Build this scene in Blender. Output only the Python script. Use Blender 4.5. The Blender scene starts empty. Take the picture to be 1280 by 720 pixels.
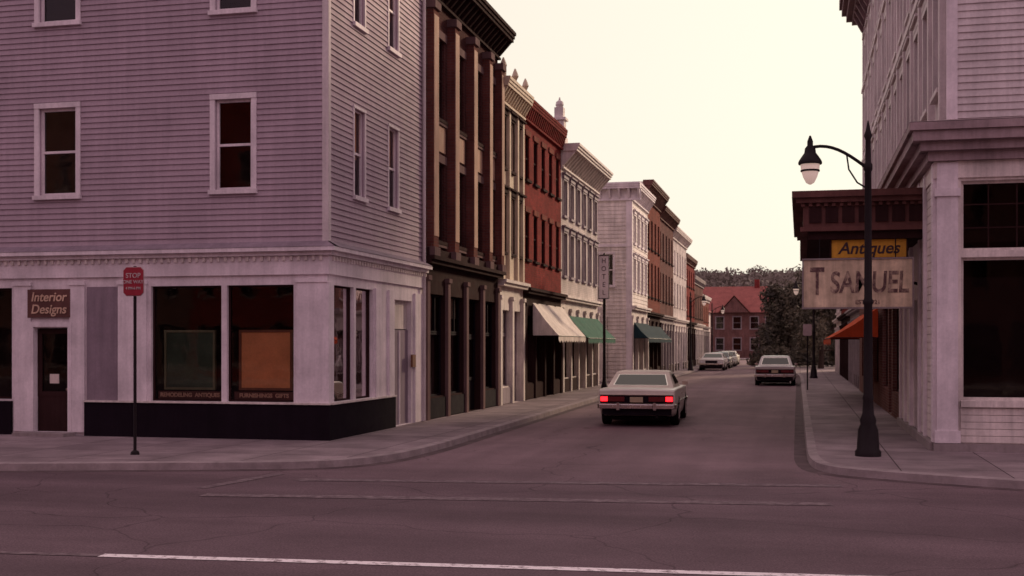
import bpy, bmesh, math, random
from mathutils import Vector, Matrix
random.seed(7)
scene=bpy.context.scene
COL=scene.collection
R=math.radians

# ------------------------------------------------------------------ materials
def nt_new(name):
    m=bpy.data.materials.new(name); m.use_nodes=True
    nt=m.node_tree; b=nt.nodes["Principled BSDF"]
    return m,nt,b
def N(nt,t,**kw):
    n=nt.nodes.new(t)
    for k,v in kw.items(): setattr(n,k,v)
    return n
def noise(nt,vec,scale,detail=5,rough=.6):
    n=N(nt,'ShaderNodeTexNoise'); n.inputs['Scale'].default_value=scale
    n.inputs['Detail'].default_value=detail; n.inputs['Roughness'].default_value=rough
    nt.links.new(vec,n.inputs['Vector']); return n.outputs['Fac']
def mrange(nt,v,a,b,c,d):
    n=N(nt,'ShaderNodeMapRange'); nt.links.new(v,n.inputs[0])
    for i,x in enumerate((a,b,c,d)): n.inputs[i+1].default_value=x
    return n.outputs[0]
def math_(nt,op,a,b=None):
    n=N(nt,'ShaderNodeMath',operation=op)
    for i,x in enumerate((a,b)):
        if x is None: continue
        if isinstance(x,(int,float)): n.inputs[i].default_value=x
        else: nt.links.new(x,n.inputs[i])
    return n.outputs[0]
def scalecol(nt,col,val):
    n=N(nt,'ShaderNodeVectorMath',operation='SCALE')
    if isinstance(col,tuple): n.inputs[0].default_value=col[:3]
    else: nt.links.new(col,n.inputs[0])
    nt.links.new(val,n.inputs['Scale']); return n.outputs[0]
def mixc(nt,f,a,b):
    n=N(nt,'ShaderNodeMix',data_type='RGBA')
    if isinstance(f,(int,float)): n.inputs[0].default_value=f
    else: nt.links.new(f,n.inputs[0])
    for i,x in ((6,a),(7,b)):
        if isinstance(x,tuple): n.inputs[i].default_value=(*x[:3],1)
        else: nt.links.new(x,n.inputs[i])
    return n.outputs[2]
def mapping(nt,vec,s):
    n=N(nt,'ShaderNodeMapping'); n.inputs['Scale'].default_value=s
    nt.links.new(vec,n.inputs['Vector']); return n.outputs[0]
def bump(nt,b,h,st,dist=.01):
    n=N(nt,'ShaderNodeBump'); n.inputs['Strength'].default_value=st; n.inputs['Distance'].default_value=dist
    nt.links.new(h,n.inputs['Height']); nt.links.new(n.outputs[0],b.inputs['Normal'])
def M(name,col,rough=.8,var=.22,scale=1.3,bs=35,bst=.25,streak=.25,metal=0,spec=.2):
    m,nt,b=nt_new(name)
    tc=N(nt,'ShaderNodeTexCoord').outputs['Object']
    v=mrange(nt,noise(nt,tc,scale),.3,.7,1-var,1+var*.6)
    if streak:
        s=mrange(nt,noise(nt,mapping(nt,tc,(5,5,.35)),1.6,4),.35,.75,1,1-streak)
        v=math_(nt,'MULTIPLY',v,s)
    f=mrange(nt,noise(nt,tc,bs*.6,3),.3,.7,.93,1.06)
    v=math_(nt,'MULTIPLY',v,f)
    nt.links.new(scalecol(nt,col,v),b.inputs['Base Color'])
    r=mrange(nt,noise(nt,tc,scale*4),.3,.7,max(0,rough-.1),min(1,rough+.08)); nt.links.new(r,b.inputs['Roughness'])
    b.inputs['Metallic'].default_value=metal
    b.inputs['Specular IOR Level'].default_value=spec
    if bst: bump(nt,b,noise(nt,tc,bs,3),bst,.006)
    return m
def brick(name,c1,c2,mort,paint=0):
    m,nt,b=nt_new(name)
    tc=N(nt,'ShaderNodeTexCoord').outputs['Object']
    sp=N(nt,'ShaderNodeSeparateXYZ'); nt.links.new(tc,sp.inputs[0])
    cb=N(nt,'ShaderNodeCombineXYZ')
    nt.links.new(math_(nt,'ADD',sp.outputs[0],sp.outputs[1]),cb.inputs[0]); nt.links.new(sp.outputs[2],cb.inputs[1])
    br=N(nt,'ShaderNodeTexBrick'); nt.links.new(cb.outputs[0],br.inputs['Vector'])
    br.inputs['Color1'].default_value=(*c1,1); br.inputs['Color2'].default_value=(*c2,1); br.inputs['Mortar'].default_value=(*mort,1)
    br.inputs['Scale'].default_value=1; br.inputs['Brick Width'].default_value=.22; br.inputs['Row Height'].default_value=.078
    br.inputs['Mortar Size'].default_value=.009; br.inputs['Mortar Smooth'].default_value=.2
    v=mrange(nt,noise(nt,tc,.9),.3,.7,.7,1.2)
    s=mrange(nt,noise(nt,mapping(nt,tc,(4,4,.3)),1.5,4),.35,.75,1,.7)
    v=math_(nt,'MULTIPLY',v,s)
    nt.links.new(scalecol(nt,br.outputs['Color'],v),b.inputs['Base Color'])
    b.inputs['Roughness'].default_value=.95; b.inputs['Specular IOR Level'].default_value=.04
    bump(nt,b,math_(nt,'SUBTRACT',1.0,br.outputs['Fac']),.5,.01)
    return m
def glassmat():
    m,nt,b=nt_new('window_glass'); nt.nodes.remove(b)
    out=[n for n in nt.nodes if n.type=='OUTPUT_MATERIAL'][0]
    tc=N(nt,'ShaderNodeTexCoord').outputs['Object']
    bp=N(nt,'ShaderNodeBump'); bp.inputs['Strength'].default_value=.12; bp.inputs['Distance'].default_value=.02
    nt.links.new(noise(nt,tc,1.6,2),bp.inputs['Height'])
    gl=N(nt,'ShaderNodeBsdfGlossy'); gl.inputs['Roughness'].default_value=.03; gl.inputs['Color'].default_value=(.9,.83,.85,1)
    nt.links.new(bp.outputs[0],gl.inputs['Normal'])
    tr=N(nt,'ShaderNodeBsdfTransparent'); tr.inputs['Color'].default_value=(.92,.89,.88,1)
    fr=N(nt,'ShaderNodeFresnel'); fr.inputs['IOR'].default_value=1.42; nt.links.new(bp.outputs[0],fr.inputs['Normal'])
    f2=math_(nt,'MINIMUM',fr.outputs[0],.9)
    mx=N(nt,'ShaderNodeMixShader'); nt.links.new(f2,mx.inputs[0]); nt.links.new(tr.outputs[0],mx.inputs[1]); nt.links.new(gl.outputs[0],mx.inputs[2])
    nt.links.new(mx.outputs[0],out.inputs[0]); return m
GLASS=glassmat()
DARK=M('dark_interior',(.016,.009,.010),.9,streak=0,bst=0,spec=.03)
WHITE=M('white_paint',(.76,.68,.71),.6,streak=.2)
WHITE2=M('white_paint_aged',(.76,.68,.64),.7,var=.25,streak=.35)
CREAM=M('cream_paint',(.68,.56,.42),.75,streak=.35)
SIDING=M('lilac_grey_siding',(.405,.312,.362),.75,var=.14,scale=.7,streak=.16)
SIDING2=M('pale_siding',(.64,.57,.57),.7,var=.15,streak=.25)
BASE=M('dark_base_paint',(.014,.009,.014),.8,streak=.2,spec=.04)
GREYP=M('grey_panel',(.27,.21,.25),.7)
BROWN=M('brown_trim',(.040,.019,.019),.9,spec=.03)
BROWN2=M('marquee_brown',(.15,.068,.06),.8,var=.35,spec=.08)
TAN=M('tan_stone',(.48,.31,.23),.8,var=.3,spec=.1)
STONE=M('grey_stone',(.30,.25,.25),.8)
STONE_D=M('dark_pink_stone',(.17,.105,.105),.9,spec=.04)
BR_DK=brick('dark_brick',(.095,.032,.030),(.065,.023,.023),(.09,.055,.05))
BR_PI=brick('pilaster_brick',(.18,.062,.05),(.135,.045,.04),(.14,.08,.07))
BR_RED=brick('red_brick',(.29,.038,.034),(.20,.028,.026),(.15,.06,.055))
BR_OR=brick('orange_brick',(.27,.075,.052),(.2,.055,.04),(.19,.11,.095))
BR_BR=brick('brown_brick',(.18,.08,.068),(.14,.06,.052),(.2,.14,.125))
BR_WH=brick('white_brick',(.76,.69,.65),(.70,.63,.60),(.60,.53,.50))
ROOFM=M('tar_roof',(.05,.045,.05),.9,streak=0)
SHADE=M('window_shade',(.45,.37,.30),.9,streak=0,bst=0)
SHADEO=M('ochre_shade',(.62,.30,.12),.9,streak=0,bst=0)
IRON=M('dark_iron',(.015,.010,.012),.6,streak=0,spec=.15)
CHROME=M('chrome',(.68,.63,.61),.22,var=.1,streak=0,bst=0,metal=1)
TYRE=M('tyre_rubber',(.014,.011,.012),.9,streak=0,spec=.05)
KERB=M('kerb_concrete',(.30,.245,.25),.9,var=.3,scale=2.5,streak=0,spec=.1)
GUT=M('gutter_grime',(.115,.082,.088),.9,var=.4,scale=2.2,streak=0,spec=.08)
AW_W=M('white_canvas',(.78,.70,.64),.9,streak=.3)
AW_G=M('green_canvas',(.045,.14,.10),.9,streak=.2,spec=.08)
AW_T=M('teal_canvas',(.020,.045,.058),.9,streak=.2,spec=.05)
AW_O=M('red_orange_canvas',(.55,.085,.03),.9,streak=.2,spec=.08)
BARK=M('bark',(.06,.04,.035),.95,scale=6,bst=.6)

def asphalt():
    m,nt,b=nt_new('asphalt')
    tc=N(nt,'ShaderNodeTexCoord').outputs['Object']
    sp=N(nt,'ShaderNodeSeparateXYZ'); nt.links.new(tc,sp.inputs[0])
    bx=noise(nt,mapping(nt,tc,(.025,.6,1)),1.0,3)
    by=noise(nt,mapping(nt,tc,(.7,.03,1)),1.0,3)
    wob=noise(nt,tc,.5,3)
    yy=math_(nt,'ADD',sp.outputs[1],math_(nt,'MULTIPLY',wob,3.0))
    sel=mrange(nt,yy,18.0,22.5,0,1)
    band=mrange(nt,mixc(nt,sel,bx,by),.32,.68,.80,1.2)
    pat=mrange(nt,noise(nt,tc,.45,6,.65),.3,.7,.82,1.18)
    fine=mrange(nt,noise(nt,tc,45,4,.7),.3,.7,.62,1.38)
    v=math_(nt,'MULTIPLY',math_(nt,'MULTIPLY',band,pat),fine)
    w=N(nt,'ShaderNodeTexNoise'); w.inputs['Scale'].default_value=.8; nt.links.new(tc,w.inputs['Vector'])
    add=N(nt,'ShaderNodeVectorMath',operation='ADD'); nt.links.new(tc,add.inputs[0]); nt.links.new(w.outputs['Color'],add.inputs[1])
    vo=N(nt,'ShaderNodeTexVoronoi',feature='DISTANCE_TO_EDGE'); vo.inputs['Scale'].default_value=.28; nt.links.new(add.outputs[0],vo.inputs['Vector'])
    cr=mrange(nt,vo.outputs['Distance'],0,.006,.6,1)
    v=math_(nt,'MULTIPLY',v,cr)
    c=mixc(nt,sel,(.118,.080,.092),(.185,.125,.138))
    nt.links.new(scalecol(nt,c,v),b.inputs['Base Color'])
    b.inputs['Roughness'].default_value=.85; b.inputs['Specular IOR Level'].default_value=.10
    bump(nt,b,noise(nt,tc,60,3),.5,.008)
    return m
ASPH=asphalt()
def concrete():
    m,nt,b=nt_new('pavement_concrete')
    tc=N(nt,'ShaderNodeTexCoord').outputs['Object']
    br=N(nt,'ShaderNodeTexBrick'); nt.links.new(tc,br.inputs['Vector']); br.offset=0
    br.inputs['Color1'].default_value=(.28,.222,.232,1); br.inputs['Color2'].default_value=(.215,.168,.178,1); br.inputs['Mortar'].default_value=(.07,.05,.054,1)
    br.inputs['Scale'].default_value=1; br.inputs['Brick Width'].default_value=1.5; br.inputs['Row Height'].default_value=1.5; br.inputs['Mortar Size'].default_value=.012
    v=math_(nt,'MULTIPLY',mrange(nt,noise(nt,tc,1.1,6),.3,.7,.64,1.2),mrange(nt,noise(nt,tc,40,3),.3,.7,.85,1.13))
    nt.links.new(scalecol(nt,br.outputs['Color'],v),b.inputs['Base Color']); b.inputs['Roughness'].default_value=.9; b.inputs['Specular IOR Level'].default_value=.1
    bump(nt,b,noise(nt,tc,40,3),.3,.006); return m
CONC=concrete()
def wornpaint(name,under,over,s,a,b_):
    m,nt,b=nt_new(name)
    tc=N(nt,'ShaderNodeTexCoord').outputs['Object']
    f=mrange(nt,noise(nt,tc,s,6,.75),a,b_,0,1)
    nt.links.new(mixc(nt,f,under,over),b.inputs['Base Color']); b.inputs['Roughness'].default_value=.85; b.inputs['Specular IOR Level'].default_value=.1; return m
def leafmat(name,a,b2):
    m,nt,b=nt_new(name)
    tc=N(nt,'ShaderNodeTexCoord').outputs['Object']
    f=mrange(nt,noise(nt,tc,.9,4),.35,.65,0,1)
    nt.links.new(mixc(nt,f,a,b2),b.inputs['Base Color']); b.inputs['Roughness'].default_value=.8
    b.inputs['Specular IOR Level'].default_value=.15
    return m
LEAF=leafmat('leaves',(.05,.045,.038),(.115,.095,.065))  # leaf tones paled, distance haze put into the colour
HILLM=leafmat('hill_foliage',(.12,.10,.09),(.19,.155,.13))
GROUNDM=leafmat('ground_soil_grass',(.06,.055,.04),(.09,.08,.06))

# ------------------------------------------------------------------ mesh assembly
class Asm:
    def __init__(s,name,loc=(0,0,0)):
        s.e=bpy.data.objects.new(name,None); s.e.location=loc; COL.objects.link(s.e); s.p={}
        s.loc=Vector(loc); s.obs=[]
    def part(s,name,mat):
        return s.p.setdefault((name,mat.name),([],[],mat))
    def poly(s,name,mat,pts):
        v,f,_=s.part(name,mat); i=len(v); v.extend([tuple(p) for p in pts]); f.append(tuple(range(i,i+len(pts))))
    def hexa(s,name,mat,c):
        v,f,_=s.part(name,mat); i=len(v); v.extend([tuple(p) for p in c])
        for q in ((0,1,2,3),(7,6,5,4),(0,4,5,1),(1,5,6,2),(2,6,7,3),(3,7,4,0)): f.append(tuple(i+k for k in q))
    def box(s,name,mat,x0,x1,y0,y1,z0,z1):
        s.hexa(name,mat,[(x0,y0,z0),(x1,y0,z0),(x1,y1,z0),(x0,y1,z0),(x0,y0,z1),(x1,y0,z1),(x1,y1,z1),(x0,y1,z1)])
    def lathe(s,name,mat,c,prof,n=16,ax='z'):
        v,f,_=s.part(name,mat); i0=len(v)
        for r,z in prof:
            for k in range(n):
                a=2*math.pi*k/n; p=(r*math.cos(a),r*math.sin(a),z)
                if ax=='x': p=(p[2],p[0],p[1])
                if ax=='y': p=(p[0],p[2],p[1])
                v.append((c[0]+p[0],c[1]+p[1],c[2]+p[2]))
        for j in range(len(prof)-1):
            for k in range(n):
                a=i0+j*n+k; b=i0+j*n+(k+1)%n; f.append((a,b,b+n,a+n))
        f.append(tuple(i0+k for k in range(n))[::-1]); f.append(tuple(i0+(len(prof)-1)*n+k for k in range(n)))
    def tube(s,name,mat,pts,rad,n=8):
        v,f,_=s.part(name,mat); i0=len(v); P=[Vector(p) for p in pts]
        for j,p in enumerate(P):
            d=(P[min(j+1,len(P)-1)]-P[max(j-1,0)]).normalized()
            a=d.cross(Vector((0,0,1)));
            if a.length<.05: a=d.cross(Vector((0,1,0)))
            a.normalize(); b=d.cross(a); r=rad[j] if isinstance(rad,(list,tuple)) else rad
            for k in range(n):
                t=2*math.pi*k/n; q=p+a*(r*math.cos(t))+b*(r*math.sin(t)); v.append(tuple(q))
        for j in range(len(P)-1):
            for k in range(n):
                a=i0+j*n+k; b=i0+j*n+(k+1)%n; f.append((a,b,b+n,a+n))
        f.append(tuple(i0+k for k in range(n))[::-1]); f.append(tuple(i0+(len(P)-1)*n+k for k in range(n)))
    def text(s,name,mat,txt,size,loc,rot,sx=1,align='CENTER',ext=.004,shear=0,off=.004):
        c=bpy.data.curves.new('t','FONT'); c.body=txt; c.size=size; c.align_x=align; c.align_y='CENTER'; c.extrude=ext; c.shear=shear; c.offset=off
        o=bpy.data.objects.new('t',c); COL.objects.link(o)
        dg=bpy.context.evaluated_depsgraph_get(); me=bpy.data.meshes.new_from_object(o.evaluated_get(dg))
        Mx=Matrix.Translation(loc)@rot.to_4x4()@Matrix.Diagonal((sx,1,1,1))
        v,f,_=s.part(name,mat); i=len(v)
        v.extend([tuple(Mx@w.co) for w in me.vertices]); f.extend([tuple(i+k for k in p.vertices) for p in me.polygons])
        bpy.data.objects.remove(o)
    def done(s,smooth=(),bevel={}):
        for (name,mn),(v,f,mat) in s.p.items():
            me=bpy.data.meshes.new(name); me.from_pydata(v,[],f); me.materials.append(mat)
            bm=bmesh.new(); bm.from_mesh(me); bmesh.ops.recalc_face_normals(bm,faces=bm.faces); bm.to_mesh(me); bm.free()
            if name in smooth:
                for p in me.polygons: p.use_smooth=True
                try: me.set_sharp_from_angle(angle=R(40))
                except Exception: pass
            o=bpy.data.objects.new(name,me); COL.objects.link(o); o.parent=s.e
            o.matrix_parent_inverse=Matrix.Translation(-s.loc)
            if name in bevel:
                md=o.modifiers.new('b','BEVEL'); md.width=bevel[name]; md.segments=2; md.limit_method='ANGLE'
            s.obs.append(o)
        return s
SOUTH=Matrix(((1,0,0),(0,0,-1),(0,1,0)))    # text facing -Y
class Fr:
    """vertical wall frame: u along wall, z up, d outward"""
    def __init__(s,A,o,d,n): s.A=A; s.o=o; s.d=d; s.n=n
    def P(s,u,z,d=0): return (s.o[0]+s.d[0]*u+s.n[0]*d, s.o[1]+s.d[1]*u+s.n[1]*d, z)
    def box(s,name,mat,u0,u1,z0,z1,d0,d1):
        P=s.P; s.A.hexa(name,mat,[P(u0,z0,d0),P(u1,z0,d0),P(u1,z0,d1),P(u0,z0,d1),P(u0,z1,d0),P(u1,z1,d0),P(u1,z1,d1),P(u0,z1,d1)])
    def quad(s,name,mat,u0,u1,z0,z1,d):
        s.A.poly(name,mat,[s.P(u0,z0,d),s.P(u1,z0,d),s.P(u1,z1,d),s.P(u0,z1,d)])
    def wall(s,mat,u0,u1,z0,z1,ops=(),rec=.14,name='walls',clap=0,d=0):
        us=sorted({u0,u1}|{x for o in ops for x in o[:2]}); zs=sorted({z0,z1}|{x for o in ops for x in o[2:4]})
        for a,b in zip(us,us[1:]):
            for c,e in zip(zs,zs[1:]):
                um,zm=(a+b)/2,(c+e)/2
                if any(o[0]<um<o[1] and o[2]<zm<o[3] for o in ops): continue
                s.quad(name,mat,a,b,c,e,d)
        for o in ops:
            a,b,c,e=o[:4]; P=s.P
            for q in ([P(a,c,d),P(a,e,d),P(a,e,d-rec),P(a,c,d-rec)],[P(b,c,d),P(b,e,d),P(b,e,d-rec),P(b,c,d-rec)],
                      [P(a,c,d),P(b,c,d),P(b,c,d-rec),P(a,c,d-rec)],[P(a,e,d),P(b,e,d),P(b,e,d-rec),P(a,e,d-rec)]):
                s.A.poly(name,mat,q)
        if clap:
            z=z0; k=0
            while z<z1-.01:
                zt=min(z+clap,z1); zm=(z+zt)/2
                segs=[(u0,u1)]
                for o in ops:
                    if o[2]<zm<o[3]:
                        ns=[]
                        for a,b in segs:
                            if o[1]<=a or o[0]>=b: ns.append((a,b)); continue
                            if o[0]>a: ns.append((a,o[0]))
                            if o[1]<b: ns.append((o[1],b))
                        segs=ns
                for a,b in segs:
                    P=s.P; w=random.uniform(-.003,.003)
                    s.A.poly('clapboards',mat,[P(a,z,d+.030+w),P(b,z,d+.030-w),P(b,zt,d+.006),P(a,zt,d+.006)])
                    s.A.poly('clapboards',mat,[P(a,z,d+.002),P(b,z,d+.002),P(b,z,d+.030-w),P(a,z,d+.030+w)])
                z=zt
    def window(s,u0,u1,z0,z1,fm,rec=.1,casing=.09,rail=True,shade=0,back=.5,mull=0,sill=True,head=False,cd=.045,sm=None,fw=.045,backing=True):
        b=s.box
        if casing:
            b('window_frames',fm,u0-casing,u0-.001,z0,z1,.0,cd); b('window_frames',fm,u1+.001,u1+casing,z0,z1,.0,cd)
            b('window_frames',fm,u0-casing,u1+casing,z1+.001,z1+casing,.0,cd+.012)
        if sill: b('window_sills',fm,u0-max(casing,.06)-.02,u1+max(casing,.06)+.02,z0-.09,z0-.001,.0,cd+.05)
        if head:
            b('window_heads',fm,u0-.14,u1+.14,z1+casing+.004,z1+casing+.16,0,.09); b('window_heads',fm,u0-.2,u1+.2,z1+casing+.162,z1+casing+.22,0,.16)
        d0=-rec; d1=-rec+.05
        b('sashes',fm,u0,u0+fw,z0,z1,d0,d1); b('sashes',fm,u1-fw,u1,z0,z1,d0,d1)
        b('sashes',fm,u0+fw,u1-fw,z0,z0+fw,d0,d1-.002); b('sashes',fm,u0+fw,u1-fw,z1-fw,z1,d0,d1-.002)
        if rail: b('sashes',fm,u0+fw,u1-fw,(z0+z1)/2-.025,(z0+z1)/2+.025,d0,d1-.004)
        for k in range(mull):
            um=u0+(u1-u0)*(k+1)/(mull+1); b('sashes',fm,um-.025,um+.025,z0+fw,z1-fw,d0,d1-.006)
        s.quad('glass',GLASS,u0+.002,u1-.002,z0+.002,z1-.002,d0+.012)
        if shade: s.quad('window_shades',sm or SHADE,u0+.03,u1-.03,z1-(z1-z0)*shade,z1,d0-.06)
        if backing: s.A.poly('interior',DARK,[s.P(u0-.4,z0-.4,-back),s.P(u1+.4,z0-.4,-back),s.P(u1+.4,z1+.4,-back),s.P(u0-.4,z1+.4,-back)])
    def cornice(s,mat,u0,u1,zt,h=.7,proj=.5,brk=.55,ret=True,name='cornice'):
        b=s.box; z0=zt-h
        b(name,mat,u0,u1,z0,zt-.30,0,.06)
        b(name,mat,u0-.0,u1,z0-.07,z0-.002,0,.11)
        if brk:
            n=max(1,int((u1-u0)/brk)); st=(u1-u0-.2)/n
            for k in range(n+1):
                uc=u0+.1+st*k
                P=s.P
                s.A.hexa('brackets',mat,[P(uc-.05,z0+.04,.06),P(uc+.05,z0+.04,.06),P(uc+.05,z0+.04,.10),P(uc-.05,z0+.04,.10),
                    P(uc-.05,zt-.302,.06),P(uc+.05,zt-.302,.06),P(uc+.05,zt-.302,proj*.8),P(uc-.05,zt-.302,proj*.8)])
        b(name,mat,u0,u1,zt-.3,zt-.2,0,proj*.86)
        b(name,mat,u0,u1,zt-.198,zt-.1,0,proj*.93)
        b(name,mat,u0,u1,zt-.098,zt,0,proj)

def shell(A,x0,x1,y0,y1,h,mat,skip=()):
    """remaining plain walls + roof of a block"""
    if 'W' not in skip: A.poly('walls',mat,[(x0,y0,0),(x0,y1,0),(x0,y1,h),(x0,y0,h)])
    if 'E' not in skip: A.poly('walls',mat,[(x1,y0,0),(x1,y1,0),(x1,y1,h),(x1,y0,h)])
    if 'S' not in skip: A.poly('walls',mat,[(x0,y0,0),(x1,y0,0),(x1,y0,h),(x0,y0,h)])
    if 'N' not in skip: A.poly('walls',mat,[(x0,y1,0),(x1,y1,0),(x1,y1,h),(x0,y1,h)])
    A.poly('roof',ROOFM,[(x0,y0,h-.25),(x1,y0,h-.25),(x1,y1,h-.25),(x0,y1,h-.25)])

def storefront(F,W,gh,trim,dark=BROWN,door_at=None,z0=.13,pier=.3,col=None):
    """glazed shopfront: bulkhead, display windows, recessed door, transoms, sign band"""
    col=col or trim
    ops=[]; n=max(2,round(W/1.9)); bw=(W-pier)/n
    door_at=n//2 if door_at is None else door_at
    for k in range(n):
        a=pier+k*bw; b=a+bw-pier
        if k==door_at: ops.append((a,b,z0,gh-.95,'d'))
        else: ops.append((a,b,.7,gh-.95,'w'))
    F.wall(trim,0,W,0,gh,[o[:4] for o in ops],rec=.2)
    for o in ops:
        if o[4]=='w':
            F.window(o[0],o[1],o[2],2.35,dark,rec=.16,casing=0,rail=False,sill=False,back=1.2,shade=0)
            F.window(o[0],o[1],2.36,o[3],dark,rec=.16,casing=0,rail=False,sill=False,back=1.2,mull=2,shade=random.choice((0,0,.6)))
            F.box('bulkheads',dark,o[0]-.02,o[1]+.02,z0+.02,.66,0,.035)
        else:
            F.window(o[0],o[1],2.3,o[3],dark,rec=.2,casing=0,rail=False,sill=False,back=1.2)
            F.box('doors',dark,o[0],o[1],o[2],1.0,-.24,-.18)
            F.window(o[0],o[1],1.0,2.29,dark,rec=.2,casing=0,rail=False,sill=False,back=1.2,fw=.1)
    for k in range(n+1):
        a=k*bw
        F.box('pilasters',col,a+.04,a+pier-.04,z0,gh-.62,0,.09)
        F.box('pilasters',col,a+.01,a+pier-.01,gh-.618,gh-.5,0,.13)
    F.box('shop_cornice',trim,0.01,W-.01,gh-.2,gh-.1,0,.2); F.box('shop_cornice',trim,0.01,W-.01,gh-.098,gh,0,.28)

def rowbuilding(name,side,x,y0,y1,h,wall,trim,rows,n,ww,gh=4.2,gtrim=None,shop=None,head=False,corn=(.8,.5,.55),shadep=.3,depth=11,sm=None,wm=None):
    A=Asm(name,(x,(y0+y1)/2,0)); W=y1-y0
    if side=='L': F=Fr(A,(x,y0),(0,1),(1,0)); X0,X1=x-depth,x; sk='E'
    else: F=Fr(A,(x,y0),(0,1),(-1,0)); X0,X1=x,x+depth; sk='W'
    shell(A,X0,X1,y0,y1,h,wall,skip=(sk,))
    m=W/n; ops=[]
    for k in range(n):
        uc=m*(k+.5)
        for r in rows: ops.append((uc-ww/2,uc+ww/2,r[0],r[1]))
    F.wall(wall,0,W,gh,h,ops)
    for o in ops: F.window(*o,wm or trim,casing=0 if not head else .07,shade=random.choice((.35,.5,.7)) if random.random()<shadep else 0,head=head,sm=sm)
    storefront(F,W,gh,gtrim or trim,shop or BROWN)
    F.cornice(trim,0.0,W,h+.1,*corn)
    return A,F

def awning(name,x,y0,y1,z1,z0,proj,mat,sgn=1):
    A=Asm(name,(x,(y0+y1)/2,z0)); xo=x+sgn*proj; xi=x+sgn*.03
    n=max(4,int((y1-y0)/.45))
    xm=(xi+xo)/2
    for k in range(n):
        a=y0+(y1-y0)*k/n; b=y0+(y1-y0)*(k+1)/n
        s0,s1=(.025 if k%2 else 0),(.025 if (k+1)%2 else 0); zm=(z0+z1)/2-.05
        A.poly('canopy',mat,[(xi,a,z1),(xi,b,z1),(xm,b,zm-s1),(xm,a,zm-s0)]); A.poly('canopy',mat,[(xm,a,zm-s0),(xm,b,zm-s1),(xo,b,z0),(xo,a,z0)])
        A.poly('valance',mat,[(xo,a,z0),(xo,b,z0),(xo,b,z0-.16),(xo,(a+b)/2,z0-.24),(xo,a,z0-.16)])
    for yy in (y0,y1):
        A.poly('canopy',mat,[(xi,yy,z1),(xm,yy,(z0+z1)/2-.05),(xo,yy,z0),(xi,yy,z0)])
        A.tube('frame',IRON,[(xi,yy,z0),(xo,yy,z0)],.015,6)
    A.tube('frame',IRON,[(xo,y0,z0-.005),(xo,y1,z0-.005)],.018,6)
    A.done(); return A

# ------------------------------------------------------------------ ground, road, pavements
def sheet(name,mat,pts,z):
    me=bpy.data.meshes.new(name); me.from_pydata([(x,y,z) for x,y in pts],[],[tuple(range(len(pts)))]); me.materials.append(mat)
    o=bpy.data.objects.new(name,me); COL.objects.link(o); return o
sheet('ground',GROUNDM,[(-2500,-400),(2500,-400),(2500,3000),(-2500,3000)],0)
sheet('road',ASPH,[(-90,-40),(90,-40),(90,157),(-90,157)],.004)
def smoothline(pts,it=2):
    for _ in range(it):
        q=[pts[0]]
        for a,b in zip(pts,pts[1:]):
            q+= [(a[0]*.75+b[0]*.25,a[1]*.75+b[1]*.25),(a[0]*.25+b[0]*.75,a[1]*.25+b[1]*.75)]
        q.append(pts[-1]); pts=q
    return pts
def offset(pts,d):
    out=[]
    for i,p in enumerate(pts):
        a=Vector(pts[max(i-1,0)]); b=Vector(pts[min(i+1,len(pts)-1)]); t=(b-a).normalized(); n=Vector((-t.y,t.x))
        out.append((p[0]+n.x*d,p[1]+n.y*d))
    return out
def pavement(line,close,inside):
    line=smoothline(line,2)
    inn=offset(line,inside*.16)
    A=Asm('pavement',(line[0][0],line[0][1],0))
    v=[(x,y,.128) for x,y in inn]+[(x,y,.128) for x,y in close]
    A.poly('slab',CONC,v)
    gw=offset(line,-inside*.24)
    for i in range(len(line)-1):
        a,b,c,d=line[i],line[i+1],inn[i+1],inn[i]
        A.poly('kerb',KERB,[(*a,.12),(*b,.12),(*c,.134),(*d,.134)])
        o=offset([a,b],-inside*.015)
        A.poly('kerb',KERB,[(*a,.12),(*b,.12),(*o[1],0),(*o[0],0)])
        A.poly('kerb',KERB,[(*d,.134),(*c,.134),(*c,.0),(*d,.0)])
        A.poly('gutter',GUT,[(*a,.0075),(*b,.0075),(*gw[i+1],.0075),(*gw[i],.0075)])
    A.done(); return A
LK=[(-90,8.5),(-60,9.5),(-20,15.0),(-12.8,16.9),(-9.4,17.9),(-7.9,18.4),(-7.1,19.3),(-6.8,21.2),(-6.85,25.6),(-7.1,40),(-7.3,60),(-7.6,80),(-7.7,105),(-8.6,130),(-14,146),(-90,150)]
RK=[(90,8),(40,11.5),(8,16.3),(3.1,18.15),(1.2,19.05),(.45,19.6),(.15,20.7),(.12,24),(.05,60),(.0,78),(-.8,90),(-2.8,100),(-4.2,112),(-4.6,130),(-3,146),(90,150)]
pavement(LK,[(-90,150)],1)
pavement(RK,[(90,150)],-1)
sheet('pavement',CONC,[(-90,157),(90,157),(90,200),(-90,200)],.1)
pavement([(90,-6),(30,-9),(-30,-13),(-90,-16)],[(-90,-40),(90,-40)],1)
RP=wornpaint('worn_road_paint',(.20,.145,.155),(.78,.71,.72),9,.36,.50)
RP2=wornpaint('faded_road_paint',(.12,.085,.096),(.25,.195,.205),6,.44,.68)
def stripe(name,mat,a,b,w,z=.010):
    a=Vector(a); b=Vector(b); t=(b-a).normalized(); n=Vector((-t.y,t.x))*w/2
    return sheet(name,mat,[tuple(a-n),tuple(b-n),tuple(b+n),tuple(a+n)],z)
stripe('road_marking',RP,(-6.6,10.4),(40,14.2),.16)
stripe('road_marking',RP2,(-30,8.4),(-6.6,10.4),.12)
stripe('road_marking',RP2,(-7.4,16.9),(.6,18.0),.3)
stripe('road_marking',RP2,(-7.9,14.9),(.4,15.9),.3)
stripe('road_marking',RP2,(-8.3,15.6),(-8.0,17.6),.2)

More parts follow.
